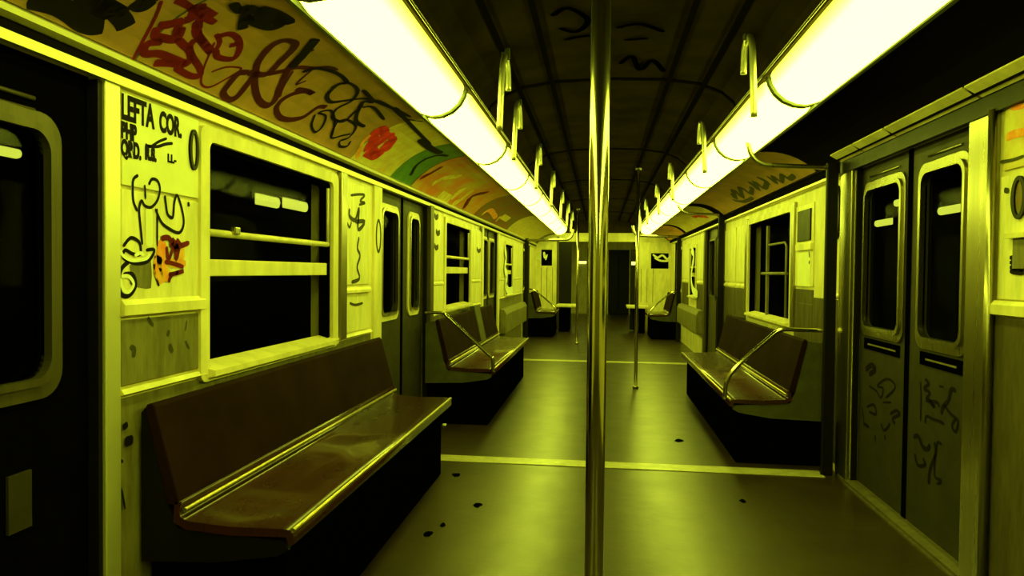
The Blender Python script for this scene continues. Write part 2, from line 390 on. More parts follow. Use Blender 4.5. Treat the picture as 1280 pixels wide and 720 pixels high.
# right cove, beyond the first doors: pale cards with dark tags
r1 = cove_card(4.86, 8.35, M['beige'], 'pale right cove card scrawled with a row of dark tags', CR, 'advertising cards in the right cove')
r2 = cove_card(8.7, 11.9, M['yellowcard'], 'dull yellow right cove card with a short red streak', CR, 'advertising cards in the right cove')
r3 = cove_card(12.2, 14.8, M['orangecard'], 'mottled ochre card at the far end of the right cove', CR, 'advertising cards in the right cove')
Q = lambda p: crop(900, 180, 6, p)
graffiti(r1, M['ink2'], [(.05, Q([(90, 370), (120, 410), (100, 340), (170, 400), (150, 320), (230, 370), (240, 320)])), (.05, Q([(220, 280), (290, 340), (260, 280), (330, 330), (350, 280), (290, 250), (380, 300)])), (.045, Q([(360, 240), (420, 290), (400, 240), (460, 280), (470, 230), (520, 260), (560, 230)])), (.04, Q([(100, 420), (180, 430), (250, 400)]))], prof=CR, off=.003)
graffiti(r2, M['brightred'], [(.06, crop(820, 220, 4, [(185, 205), (220, 200), (260, 205)]))], prof=CR, off=.003)

# ------------------------------------------------------------------ wall panels and mouldings
def wall_panel(s, y0, y1, z0, z1, m, parent, name='panel', t=.008, bevel=.003):
    return MB().box(s*(WX-t), s*WX, y0, y1, z0, z1).build(name, m, parent, bevel)
def moulding(s, y0, y1, z0, z1, parent, t=.022, m='cream'):
    return MB().prism([(s*WX, z0), (s*(WX-t), z0+.006), (s*(WX-t), z1-.014), (s*(WX-t*.5), z1), (s*WX, z1)], y0, y1).build('moulding', M[m], parent)
# left wall
wall_panel(-1, 1.875, 2.285, 1.10, 1.425, M['panel'], wl)
moulding(-1, 1.87, 2.29, 1.058, 1.108, wl)
wall_panel(-1, 1.875, 2.28, .86, 1.05, M['lower'], wl)
for a, b in ((1.87, 2.30), (3.52, 4.10), (5.62, 6.12), (7.34, 8.0), (9.5, 10.05), (11.0, 12.4)):
    moulding(-1, a, b, .832, .852, wl, .02)
wall_panel(-1, 3.67, 4.06, 1.12, 1.68, M['panel'], wl)
moulding(-1, 3.66, 4.07, 1.07, 1.105, wl)
wall_panel(-1, 3.67, 4.06, .86, 1.06, M['panel'], wl)
MB().box(-1.40, -1.372, 3.56, 3.645, .84, 1.71).build('pilaster', M['steel'], wl, .004)
for a, b in ((5.66, 6.06), (7.42, 8.02), (9.55, 10.0), (11.05, 12.35)):
    wall_panel(-1, a, b, 1.12, 1.66, M['panel'], wl); wall_panel(-1, a, b, .86, 1.08, M['panel'], wl); moulding(-1, a, b, 1.08, 1.115, wl, .015)
for a, b in ((1.872, 4.12), (5.63, 8.06), (9.5, 12.4)):
    MB().box(-1.3985, -1.400, a, b, .01, .825).build('lower_panel', M['lower'], wl)  # thin dark sheets over the cream wall, painted shade towards the floor
# right wall
wall_panel(1, 2.0, 2.76, 1.58, 1.80, M['yellowcard'], wr)
wall_panel(1, 2.0, 2.78, 1.12, 1.56, M['panel'], wr)
moulding(1, 2.0, 2.80, 1.06, 1.115, wr, .03)
wall_panel(1, 2.0, 2.795, .01, 1.055, M['lowbrown'], wr)
wall_panel(1, 4.48, 5.04, .05, 1.05, M['lowbrown'], wr)
moulding(1, 4.49, 4.68, 1.06, 1.09, wr, .02)
wall_panel(1, 5.045, 5.485, .05, 1.10, M['lowbrown'], wr, t=.006)
wall_panel(1, 7.29, 8.49, .05, 1.055, M['lowbrown'], wr, t=.006)
for a, b in ((5.05, 5.50), (7.3, 7.75), (7.85, 8.5), (10.1, 10.9), (11.9, 12.8)):
    wall_panel(1, a, b, .5, 1.0 if a < 5.1 else 1.05, M['lowbrown'], wr)
    wall_panel(1, a, b, 1.12, 1.70, M['panel'], wr)
    if a > 6: moulding(1, a, b, 1.06, 1.10, wr, .015)
MB().box(1.40, 1.375, 5.49, 5.56, .8, 1.74).build('pilaster', M['steel'], wr, .004)
MB().box(1.40, 1.375, 7.2, 7.28, .8, 1.74).build('pilaster', M['steel'], wr, .004)

# graffiti on the left panel
V = lambda p: crop(140, 230, 4.235, p)
graffiti(wl, M['ink'], [
 (.010, [(173, 219), (167, 224), (166, 236), (167, 252), (172, 264)]),
 (.010, [(186, 231), (190, 224), (197, 226), (200, 236), (197, 250), (189, 259), (181, 257), (177, 251), (174, 262), (176, 285), (178, 306)]),
 (.010, [(181, 231), (182, 249)]), (.009, V([(240, 130), (240, 330)])),
 (.011, V([(230, 130), (260, 200), (300, 235), (355, 258), (380, 210), (370, 130), (345, 60), (330, 100), (322, 175), (295, 160), (285, 100), (280, 60)])),
 (.011, V([(60, 330), (100, 285), (145, 310), (150, 370), (110, 370), (70, 350), (60, 390), (120, 420), (190, 410), (225, 350), (180, 350)])),
 (.014, V([(90, 410), (50, 450), (35, 520), (50, 585), (90, 590), (125, 540), (110, 480), (60, 480)])),
 (.010, V([(230, 380), (225, 460), (250, 540)])), (.012, V([(404, 95), (408, 120)])),
], X=-1.3905)
graffiti(wl, M['poster'], [(.035, V([(195, 130), (198, 220), (198, 330)]))], X=-1.3908)
graffiti(wl, M['lower'], [(.10, V([(150, 410), (155, 480), (150, 550)]))], X=-1.3912)
graffiti(wl, M['white'], [(.010, V([(45, 350), (60, 380), (110, 405), (180, 395), (200, 370)])), (.011, V([(120, 380), (150, 365), (170, 380)])), (.011, V([(45, 500), (60, 560), (90, 570), (115, 530), (90, 490), (50, 490)]))], X=-1.389)
graffiti(wl, M['orange'], [(.045, V([(270, 300), (260, 400), (300, 510)])), (.04, V([(250, 380), (240, 450), (270, 520)])), (.03, V([(300, 420), (390, 420)])), (.03, V([(370, 320), (370, 400)]))], X=-1.3905)
graffiti(wl, M['red'], [(.018, V([(260, 290), (300, 285), (340, 330), (410, 310)])), (.035, V([(310, 300), (340, 330), (360, 300)])), (.014, V([(290, 330), (300, 400), (330, 330), (340, 400), (360, 320)])), (.014, V([(280, 410), (340, 425), (380, 440)])), (.014, V([(300, 480), (350, 470), (380, 460), (320, 480), (300, 520)]))], X=-1.389)
graffiti(wl, M['ink2'], [(.012, crop(140, 380, 4.8, [(215, 80), (240, 120), (250, 125)])), (.02, crop(140, 380, 4.8, [(330, 170), (345, 180)])), (.016, crop(140, 380, 4.8, [(345, 240), (365, 290)])), (.008, crop(140, 380, 4.8, [(440, 220), (465, 270)])), (.015, crop(140, 380, 4.8, [(110, 260), (135, 268), (130, 320)])), (.006, crop(140, 380, 4.8, [(450, 100), (440, 160)]))], X=-1.3905)
graffiti(wl, M['ink'], [(.02, crop(0, 480, 3, [(460, 165), (480, 150)])), (.03, crop(0, 480, 3, [(468, 218), (500, 208)])), (.01, crop(0, 480, 3, [(446, 285), (462, 292)])), (.008, crop(0, 480, 3, [(455, 390), (470, 470)]))], X=-1.392)
W_ = lambda p: crop(430, 230, 4.235, p)
graffiti(wl, M['ink2'], [(0.015, W_([(35, 60), (80, 55), (110, 60), (85, 90), (112, 100), (80, 110)])), (0.025, W_([(30, 130), (30, 170), (60, 190), (80, 130), (75, 240), (110, 200), (60, 200)])), (0.015, W_([(15, 200), (30, 230), (40, 200)])), (0.022, W_([(80, 280), (72, 340), (85, 380), (70, 440), (82, 500), (40, 520)])), (0.015, W_([(30, 630), (60, 640), (100, 630)]))], X=-1.3905)
for (px, py) in ((547, 290), (545, 308), (602, 286), (545, 270), (598, 312)):
    graffiti(wl, M['ink2'], [(.045, [(px-2, py-2), (px, py+2), (px+3, py)])], X=-1.3905)
# right wall
graffiti(wr, M['orange'], [(.03, crop(1180, 120, 4, [(310, 210), (350, 190), (400, 180)])), (.02, crop(1180, 120, 4, [(330, 60), (400, 50)]))], X=1.390)
graffiti(wr, M['ink2'], [(.012, crop(1180, 120, 4, [(280, 330), (340, 320), (400, 300)])), (.02, crop(1180, 120, 4, [(300, 470), (325, 475)]))], X=1.390)

# poster card with lettering on the left panel
po = tag(MB().box(-1.392, -1.400, 1.878, 2.268, 1.437, 1.70).build('poster', M['poster'], None, .002), 'pale printed notice with bold black lettering above the tagged panel', 'poster')
def text(body, px, py, h, X, m, parent, squash=1.0, name='lettering'):
    c = bpy.data.curves.new(name, 'FONT'); c.body = body; c.size = h; c.extrude = .0006; c.offset = .0035 if h > .04 else .0015
    p = onx(px, py, X); me_o = bpy.data.objects.new(name, c); COL.objects.link(me_o)
    c.materials.append(m)
    dg = bpy.context.evaluated_depsgraph_get(); me = bpy.data.meshes.new_from_object(me_o.evaluated_get(dg))
    bpy.data.objects.remove(me_o)
    for v in me.vertices:
        x, y, z = v.co
        v.co = (p.x+(z+.001)*(1 if X < 0 else -1), p.y+x*squash*(1 if X < 0 else -1), p.z+y)
    o = bpy.data.objects.new(name, me); COL.objects.link(o)
    if parent:
        o.parent = parent
        if parent.type == 'EMPTY': o.location = -parent.location
    return o
text('LEFTA', 151, 147, .098, -1.3915, M['ink'], po, .56)
text('COR.', 199, 163, .086, -1.3915, M['ink'], po, .58)
text('PHP', 151, 171, .062, -1.3915, M['ink'], po, .62)
text('QRD.', 151, 193, .062, -1.3915, M['ink'], po, .60)
text('R.S.', 181, 198, .052, -1.3915, M['ink'], po, .70)
text('LL-', 209, 202, .036, -1.3915, M['ink'], po, 1.0)
T_ = lambda p: crop(140, 100, 4.8, p)
graffiti(po, M['ink'], [(.009, T_([(200, 385), (230, 400), (280, 370), (330, 350)])), (.010, T_([(205, 395), (270, 400), (320, 385), (365, 380)]))], X=-1.3912, name='scribble')

# oval rings (hand grips) beside the door posts
def oval_ring(s, y, z, ry, rz, label, inner='panel'):
    e = empty('oval_grip', (s*1.39, y, z)); tag(e, label, 'grip', 'oval grips beside the door posts')
    MB().ring(oval(y, z, ry, rz), oval(y, z, ry*.55, rz*.8), s*1.384, s*1.399).build('rim', M['dark'], e)
    MB().slab(oval(y, z, ry*.62, rz*.85), s*1.390, s*1.399).build('plate', M[inner], e)
oval_ring(-1, 2.232, 1.595, .026, .068, 'oval grip on the printed notice beside the first left window')
oval_ring(-1, 4.215, 1.41, .055, .105, 'oval grip on the post of the second left doors', 'lower')
oval_ring(1, 4.575, 1.585, .062, .165, 'large dark oval grip beyond the near right doors', 'steel')
oval_ring(1, 2.655, 1.475, .045, .075, 'oval grip on the wall at the right picture edge', 'redcard')
graffiti(wr, M['ink'], [(.02, [(1262, 322), (1280, 324)]), (.02, [(1262, 328), (1280, 330)]), (.02, [(1262, 334), (1280, 337)]), (.02, [(1262, 339), (1280, 341)])], X=1.389, name='dark_sticker')
MB().box(1.365, 1.392, 2.3, 2.70, 1.335, 1.352).build('ledge', M['cream'], wr)
MB().box(1.385, 1.392, 2.3, 2.68, 1.23, 1.335).build('recess_plate', M['lower'], wr)

# notices on the right panel between post and window
nb = tag(MB().box(1.382, 1.40, 5.1, 5.42, 1.44, 1.66).build('dark_sign', M['dark'], None, .003), 'small dark framed sign beside the right window', 'sign')
MB().box(1.376, 1.392, 5.06, 5.44, 1.375, 1.42).build('sign_ledge', M['cream'], nb)
nt_ = tag(MB().box(1.389, 1.40, 5.1, 5.42, 1.12, 1.36).build('paper_notice', M['poster'], None, .001), 'white paper notice with a black mark under the dark sign', 'notice')
graffiti(nt_, M['ink'], [(.02, [(1011, 314), (1012, 322)]), (.02, [(1012, 326), (1011, 330)])], X=1.388, name='printed_mark')

# ------------------------------------------------------------------ windows
def window(n, s, y0, y1, z0, z1, label, style='left', knob=False):
    e = empty('window_%d' % n, (s*WX, (y0+y1)/2, z0)); struct(e, label, 'window')
    X = lambda d: s*(WX+d)
    MB().ring(rrect(y0-.055, y1+.07, z0-.03, z1+.05, .035), rrect(y0, y1, z0, z1, .03), X(-.018), X(.03)).build('frame', M['cream'], e)
    MB().ring(rrect(y0-.002, y1+.002, z0-.002, z1+.002, .03), rrect(y0+.018, y1-.018, z0+.018, z1-.02, .025), X(.0), X(.05)).build('gasket', M['black'], e)
    MB().prism([(X(.05), z0+.03), (X(-.045), z0+.008), (X(-.045), z0-.012), (X(.0), z0-.02), (X(.05), z0-.02)], y0-.01, y1+.01).build('sill', M['cream'], e)
    MB().box(X(.055), X(.06), y0, y1, z0, z1).build('pane', M['glass'], e)
    zm = z0+(z1-z0)*.455
    if style == 'left':
        MB().box(X(.01), X(.05), y0, y1, zm-.03, zm+.03).build('middle_rail', M['cream'], e, .003)
        zb = z0+(z1-z0)*.61
        t = MB().tube([(X(.005), y0+.02, zb), (X(.005), y1-.025, zb)], .013, 8)
        t.tube([(X(.005), y0+.015, zb), (X(.005), y0+.015, z1-.02)], .008, 6); t.tube([(X(.005), y1-.02, zb), (X(.005), y1-.02, z1-.03)], .008, 6)
        sash = t.build('upper_sash', M['cream'], e)
        if knob: MB().box(X(-.02), X(.0), y0+.17, y0+.21, zb+.0, zb+.028).build('latch', M['steel'], e, .004)
    elif style == 'right':
        MB().box(X(.02), X(.04), 6.52, 6.56, z0, z1-.05).build('sash_stile', M['lower'], e)
        b = MB(); b.tube([(X(.03), 6.5, 1.46), (X(.03), 5.95, 1.46), (X(.03), 5.9, 1.43), (X(.03), 5.9, .86)], .010, 8)
        b.tube([(X(.03), 6.75, 1.21), (X(.03), 5.88, 1.21)], .013, 8); b.build('inner_bar', M['lower'], e)
    return e
for i, w in enumerate(L_WINS):
    window(i+1, -1, *w, ['large left window above the near bench', 'left window above the second bench', 'narrow seeming far left window with scratched edges'][i], 'left', i == 0)
for i, w in enumerate(R_WINS):
    window(i+4, 1, *w, ['right window beside the viewer', 'dark right window above the right bench', 'far right window with scratched edges'][i], ['left', 'right', 'left'][i])
for X, pts in ((-1.375, [(631, 312), (633, 322), (631, 335), (634, 345), (632, 356), (636, 364), (641, 362)]), (1.375, [(864, 312), (867, 320), (864, 345), (866, 362), (872, 368)])):
    graffiti(wl if X < 0 else wr, M['white'], [(.12, pts)], X=X, name='scratched_paint')

# ------------------------------------------------------------------ doors
def door(n, s, y0, y1, label, ztop, zt, paint='doorpaint', detail=1, frame='brushed', wins=None):
    e = empty('door_%d' % n, (s*1.45, (y0+y1)/2, 0)); struct(e, label, 'double sliding door')
    ym = (y0+y1)/2
    for k, (a, b) in enumerate(((y0-.02, ym-.012), (ym+.012, y1+.02))):
        wa, wb = wins[k] if wins else (a+.085, b-.085)
        w0, w1 = .91, zt
        lf = MB(); xi, xo = s*1.435, s*1.475
        lf.ring([(b, ztop+.01), (a, ztop+.01), (a, .01), (b, .01)], [(wb, w1), (wa, w1), (wa, w0), (wb, w0)], xi, xo)
        leaf = lf.build('door_leaf', M[paint], e)
        # corners of the window opening and its double metal surround
        MB().ring(rrect(wa-.035, wb+.035, w0-.04, w1+.035, .07), rrect(wa+.0, wb-.0, w0+.0, w1-.0, .055), s*1.425, s*1.437).build('window_surround', M[frame], leaf)
        MB().ring(rrect(wa-.006, wb+.006, w0-.006, w1+.006, .06), rrect(wa+.012, wb-.012, w0+.012, w1-.012, .055), s*1.415, s*1.445).build('window_bead', M['steel' if paint != 'darkdoor' else 'brushed'], leaf)
        MB().ring([(wb+.004, w1+.004), (wa-.004, w1+.004), (wa-.004, w0-.004), (wb+.004, w0-.004)]*0+rrect(wa-.01, wb+.01, w0-.01, w1+.01, .012), rrect(wa+.012, wb-.012, w0+.012, w1-.012, .055), s*1.437, s*1.455).build('corner_fillet', M[paint], leaf)
        MB().box(s*1.455, s*1.459, wa, wb, w0, w1).build('pane', M['glass'], leaf)
        if detail:
            for dz in (.055, .085):
                MB().tube([(s*1.432, wa+.05, w1+dz-.02), (s*1.430, wb-.05, w1+dz-.02)], .006, 6).build('louvre', M[frame], leaf)
            if detail and paint != 'darkdoor': MB().box(s*1.430, s*1.436, wa+.01, wb-.01, w0-.115, w0-.055).build('plaque', M['black'], leaf)
            if paint != 'darkdoor': MB().box(s*1.4285, s*1.4305, wa+.05, wb-.07, w0-.090, w0-.082).build('plaque_line', M['lower'], leaf)
        # meeting edge
        ye = b if k == 0 else a
        MB().box(s*1.43, s*1.47, ye-.010, ye+.010, .01, ztop).build('rubber_edge', M['black'], leaf)
    for ya, yb_ in ((y0-.004, y0+.012), (y1-.012, y1+.004)):
        MB().box(s*1.398, s*1.43, ya, yb_, 0, ztop).build('reveal', M['dark'], e)
    MB().box(s*1.36, s*1.50, y0, y1, .0, .008).build('threshold', M['sill'], e)
    return e
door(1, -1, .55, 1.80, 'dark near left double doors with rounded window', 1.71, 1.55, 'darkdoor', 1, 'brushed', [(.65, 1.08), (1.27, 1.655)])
d2 = door(2, -1, 4.30, 5.50, 'second left double doors beyond the near bench', 1.71, 1.60, 'doorpaint', 0, 'cream', [(4.40, 4.77), (5.08, 5.34)])
door(3, -1, 8.20, 9.32, 'third left double doors beyond the second bench', 1.71, 1.59, 'doorpaint', 0, 'cream')
door(4, -1, 12.55, 13.7, 'last left double doors at the carriage end', 1.71, 1.59, 'doorpaint', 0, 'cream')
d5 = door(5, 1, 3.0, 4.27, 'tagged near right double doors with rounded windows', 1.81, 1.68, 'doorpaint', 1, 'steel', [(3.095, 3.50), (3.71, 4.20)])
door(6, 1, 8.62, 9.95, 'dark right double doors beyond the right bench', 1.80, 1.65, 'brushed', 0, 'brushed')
door(7, 1, 12.95, 14.1, 'last right double doors at the carriage end', 1.80, 1.65, 'doorpaint', 0, 'cream')
E_ = lambda p: crop(1060, 430, 3.43, p)
graffiti(d5, M['ink'], [
 (.010, E_([(310, 160), (312, 240), (310, 330)])), (.016, E_([(330, 150), (345, 170), (325, 190), (350, 210), (335, 240), (380, 250), (390, 270)])),
 (.020, E_([(460, 200), (440, 195), (430, 240), (405, 270), (400, 300)])), (.014, E_([(410, 260), (440, 300), (470, 330), (460, 375), (445, 350), (460, 320)])),
 (.014, E_([(330, 340), (335, 310), (360, 320), (400, 335), (410, 345)])), (.016, E_([(340, 230), (370, 270), (350, 250)])),
 (.022, E_([(280, 400), (300, 395), (320, 440), (340, 450), (350, 430)])), (.016, E_([(285, 470), (300, 520), (330, 515), (320, 490)])),
 (.020, E_([(370, 420), (375, 470), (350, 540), (345, 600)])), (.012, E_([(400, 430), (380, 430), (370, 560), (400, 585), (380, 600)])), (.010, E_([(390, 180), (410, 185)])),
], X=1.433)
graffiti(d5, M['ink'], [
 (.03, E_([(75, 110), (100, 90), (115, 110), (90, 130)])), (.012, E_([(90, 180), (120, 200), (140, 230), (150, 190), (125, 180), (160, 150), (190, 160), (200, 190), (160, 230)])),
 (.014, E_([(80, 270), (110, 260), (120, 300), (90, 290)])), (.02, E_([(65, 340), (90, 355)])), (.016, E_([(180, 300), (205, 285), (220, 300), (190, 320), (200, 340)])),
 (.014, E_([(140, 340), (155, 370), (180, 340)])), (.012, E_([(115, 390), (118, 420)])), (.012, E_([(155, 390), (160, 410)])), (.01, E_([(150, 250), (185, 250)])), (.01, E_([(60, 270), (70, 350)])),
], X=1.433)
d1s = MB()
stk = tag(MB().box(-1.427, -1.4345, 1.52, 1.59, .56, .70).build('sticker', M['doorpaint']), 'peeling pale sticker low on the dark near left door', 'sticker')

# door posts
def post(name, s, y0, y1, m, label, d=.02, z1=1.72, bev=.004):
    return struct(MB().box(s*(WX-d), s*1.50, y0, y1, 0, z1).build(name, m, None, bev), label, 'door post')
def post2(n, s, y0, y1, m, label, d=.02, z1=1.72): post('trim_%d' % n, s, y0, y1, M[m], label, d, z1)
post2(5, -1, 1.805, 1.868, 'bead', 'bright post at the edge of the near left doors', .012)
post2(6, -1, 4.14, 4.29, 'cream', 'cream post before the second left doors', .015)
post2(7, -1, 5.51, 5.62, 'brushed', 'dark steel post after the second left doors', .03)
post2(8, -1, 8.08, 8.19, 'cream', 'cream post before the third left doors', .015)
post2(9, -1, 9.33, 9.48, 'cream', 'cream post after the third left doors', .02)
post2(10, 1, 2.80, 2.985, 'steel', 'steel post at the near edge of the right doors', .022, 1.82)
post2(11, 1, 4.285, 4.475, 'steel', 'broad steel post at the far edge of the right doors', .022, 1.82)
post2(12, 1, 8.50, 8.61, 'brushed', 'steel post before the second right doors', .03, 1.79)
post2(13, 1, 9.96, 10.08, 'brushed', 'steel post after the second right doors', .03, 1.79)
MB().tube([(1.372, 2.80, 0), (1.372, 2.80, 1.81)], .016, 8).build('post_bead', M['steel'], bpy.data.objects['trim_10'])

# ------------------------------------------------------------------ light rows
lp = [(.955, 2.035), (.955, 2.005), (.94, 1.988), (.90, 1.978), (.85, 1.984), (.80, 2.006), (.76, 2.042), (.735, 2.085), (.725, 2.125)]
lpc = (sum(p[0] for p in lp)/len(lp), 2.08)
def ceiling_light(s, y0, y1, label, grp):
    e = empty('ceiling_light', (s*.84, (y0+y1)/2, 2.0)); tag(e, label, 'ceiling light', grp)
    def sec(k): return [(s*(lpc[0]+(x-lpc[0])*k), lpc[1]+(z-lpc[1])*k) for x, z in lp]
    mb = MB(); ys = [(y0+.03, .66), (y0+.036, .82), (y0+.06, .94), (y0+.12, 1), (y1-.12, 1), (y1-.06, .94), (y1-.036, .82), (y1-.03, .66)]
    n = len(lp)
    for y, k in ys: mb.v += [(x, y, z) for x, z in sec(k)]
    for i in range(len(ys)-1):
        for j in range(n-1): mb.f.append([i*n+j, i*n+j+1, (i+1)*n+j+1, (i+1)*n+j]); mb.sm.append(True)
    mb.f.append(list(range(n))); mb.sm.append(False); mb.f.append([(len(ys)-1)*n+j for j in range(n)]); mb.sm.append(False)
    mb.build('lens', M['lens'], e)
    MB().box(s*.958, s*.975, y0, y1, 1.995, 2.07).build('outer_rail', M['housing'], e)
    for yy in (y0, y1-.022):
        hb = MB(); hb.prism([(x, z+.006) for x, z in sec(1.0)] + [(x, z+.02) for x, z in sec(.86)][::-1], yy, yy+.022)
        hb.build('end_band', M['housing'], e)
ords = ['second', 'third', 'fourth', 'fifth', 'sixth', 'seventh', 'eighth', 'ninth', 'tenth']
for s, nm, ya in ((-1, 'left', -1.2), (1, 'right', -1.3)):
    for i in range(10):
        y = ya+1.6*i
        if i < 2:
            lab = ('glowing light of the %s row just above the viewer' if i else 'glowing light of the %s row behind the viewer') % nm
            ceiling_light(s, y, y+1.6, lab, 'fluorescent ceiling lights of the %s row' % nm); continue
        i -= 2
        lab = ('nearest glowing ceiling light in the %s row' % nm) if i == 0 else '%s glowing ceiling light from the viewer in the %s row' % (ords[i-1], nm)
        ceiling_light(s, y, y+1.6, lab, 'fluorescent ceiling lights of the %s row' % nm)

for s, nm in ((-1, 'left'), (1, 'right')): ceiling_light(s, 16.4, 18.0, 'glowing %s ceiling light inside the end passage' % nm, 'ceiling lights inside the end passage')  # extra pair hidden behind the header, added to light the passage
# ------------------------------------------------------------------ benches
def bench(s, u0, y0, y1, label, grp='brown moulded benches along the walls', zs=.45, zb=.80, arm=None, divider=None, dark=False):
    e = empty('bench', (s*1.2, (y0+y1)/2, 0)); tag(e, label, 'bench', grp)
    U = lambda u: s*(WX-u)
    dz = zs-.45
    # seat with rolled front and upswept back joint
    topc = [(.148, .512), (.138, .485), (.143, .466), (.165, .456), (.30, .446), (.455, .449), (.480, .446), (.492, .436), (.494, .405)]
    botc = [(.478, .400), (.470, .425), (.30, .420), (.16, .430), (.120, .450), (.125, .512)]
    MB().prism([(U(u0+u), z+dz) for u, z in topc+botc], y0, y1, smooth=True).build('seat', M['brown'], e)
    for u, z in ((.153, .487), (.489, .444)):
        MB().tube([(U(u0+u), y0+.004, z+dz), (U(u0+u), y1-.004, z+dz)], .0075, 8).build('edging', M['edging'], e)  # added strips standing in for the highlights on crease and front lip
    bk = [(.130, .50+dz), (.050, zb-.012), (.040, zb), (.024, zb-.003), (.018, zb-.015), (.090, .50+dz)]
    parts = [(y0, y1)] if not divider else [(y0, divider[0]), (divider[1], y1)]
    for a, b in parts:
        MB().prism([(U(u0+u+.012), z) for u, z in bk], a, b).build('backrest', M['brownback'], e, .004)
    if divider:
        MB().prism([(U(u0+.150), .47+dz), (U(u0+.066), zb+.03), (U(u0+.02), zb+.03), (U(u0+.02), .47+dz)], *divider).build('back_divider', M['seatcream'], e)
    shell = [(-u0+.012, zb-.03), (.03, zb-.012), (.10, .50+dz), (.13, .43+dz), (.46, .41+dz), (.475, .385+dz), (.44, .365+dz), (.25, .335+dz), (-u0+.012, .325+dz)]
    for a in (y0+.006, y1-.02):
        MB().prism([(U(u0+u), z) for u, z in shell], a, a+.014).build('end_panel', M['dark' if dark else 'seatcream'], e)
    MB().prism([(U(u0+.30), .405+dz), (U(u0+.462), .405+dz), (U(u0+.455), .372+dz), (U(u0+.30), .36+dz)], y0+.03, y1-.03).build('apron', M['seatcream'], e)
    MB().box(U(.012), U(u0+.445), y0+.05, y1-.05, 0.0, .37+dz).build('heater_box', M['black'], e, .008)  # box deepened and blackened so its colour holds the shade under the seat
    if arm:
        ya, pts = arm
        MB().tube(spline([(s*x, ya, z) for x, z in pts], 5), .0135, 10).build('armrest', M['chrome'], e)
    return e
bench(-1, -.003, 1.95, 4.15, 'long glossy brown bench under the large left window', zs=.45, zb=.80, dark=True)
bench(-1, .060, 5.42, 8.12, 'second left bench with sloping metal armrest', zs=.45, zb=.825, arm=(5.40, [(1.39, .875), (1.25, .878), (1.225, .865), (1.05, .71), (.88, .56), (.852, .53), (.848, .43)]), divider=(6.95, 7.25))
bench(1, .125, 4.60, 7.30, 'right bench with curved metal armrest beside the dark post', zs=.415, zb=.80, arm=(4.62, [(1.385, .855), (1.20, .858), (1.08, .852), (.98, .77), (.84, .637), (.765, .53), (.752, .41)]))
bench(-1, .06, 13.1, 14.25, 'small far left bench against the end partition', zs=.47, zb=.84, arm=(13.1, [(1.39, .88), (1.25, .87), (1.0, .68), (.86, .54), (.85, .44)]))
bench(1, .06, 13.1, 14.25, 'small far right bench against the end partition', zs=.45, zb=.84, arm=(13.1, [(1.39, .87), (1.25, .86), (1.0, .66), (.86, .50), (.85, .43)]))
for s_, lb in ((-1, 'small jump seat before the dark door at the end of the carriage'), (1, 'small jump seat beside the far right bench')):
    e = empty('jump_seat', (s_*.74, 14.6, 0)); tag(e, lb, 'seat', 'jump seats at the end passage')
    MB().box(s_*.50, s_*.92, 14.3, 14.95, .50, .55).build('seat', M['cream'], e, .012)
    MB().box(s_*.66, s_*.86, 14.45, 14.95, 0, .50).build('pedestal', M['black'], e, .01)
# cream locker boxes low on the far walls
def lbox(s, y0, y1, label):
    o = MB().prism([(s*1.388, .36), (s*1.30, .36), (s*1.30, .62), (s*1.33, .68), (s*1.388, .69)], y0, y1).build('heater_cover', M['lower'], None, .004)
    tag(o, label, 'heater cover')
lbox(-1, 9.6, 12.3, 'cream heater cover low on the far left wall')
lbox(1, 10.2, 12.7, 'cream heater cover low on the far right wall')

# ------------------------------------------------------------------ poles and windscreen posts
def pole(x, y, r, label, z1=2.3):
    e = empty('stanchion_pole', (x, y, 0)); tag(e, label, 'pole', 'vertical steel grab poles')
    MB().tube([(x, y, 0), (x, y, z1)], r, 20).build('shaft', M['chrome'], e)
    for z in (0, z1-.03): MB().tube([(x, y, z), (x, y, z+.03)], r*1.7, 20).build('flange', M['steel'], e)
pole(-.045, 1.45, .0195, 'shiny steel pole nearest to the viewer, in the aisle centre', 2.3)
pole(.34, 7.5, .0185, 'thin dark steel pole right of the aisle, beyond the near pole', 2.3)
pole(-.42, 12.0, .0185, 'distant thin steel pole left of the aisle', 2.28)

def screen_post(s, x, y, label, bar=True, m='dark', zc=1.84, xb=.86, w=.034):
    e = empty('screen_post', (s*x, y, 0)); tag(e, label, 'grab post', 'dark upright posts at the bench ends')
    MB().box(s*(x-w), s*(x+w), y-.016, y+.016, 0, 1.87 if s > 0 else 1.80).build('upright', M[m], e, .008)
    if bar:
        MB().tube(spline([(s*(x+.0), y, zc), (s*(xb+.15), y, zc+.015), (s*(xb+.05), y, zc+.03), (s*(xb-.01), y, zc+.09), (s*(xb-.03), y, zc+.2)], 6), .014 if xb > .6 else .024, 10).build('cross_bar', M['steel'], e)
screen_post(1, 1.322, 4.45, 'dark upright post between the right doors and the right bench')
screen_post(1, 1.33, 8.4, 'dark upright post at the far end of the right bench', zc=1.88)
screen_post(1, 1.33, 12.8, 'dark upright post before the far right bench', zc=1.85, xb=.55)
screen_post(-1, 1.34, 12.6, 'dark upright post before the far left bench', zc=1.765, xb=.55)

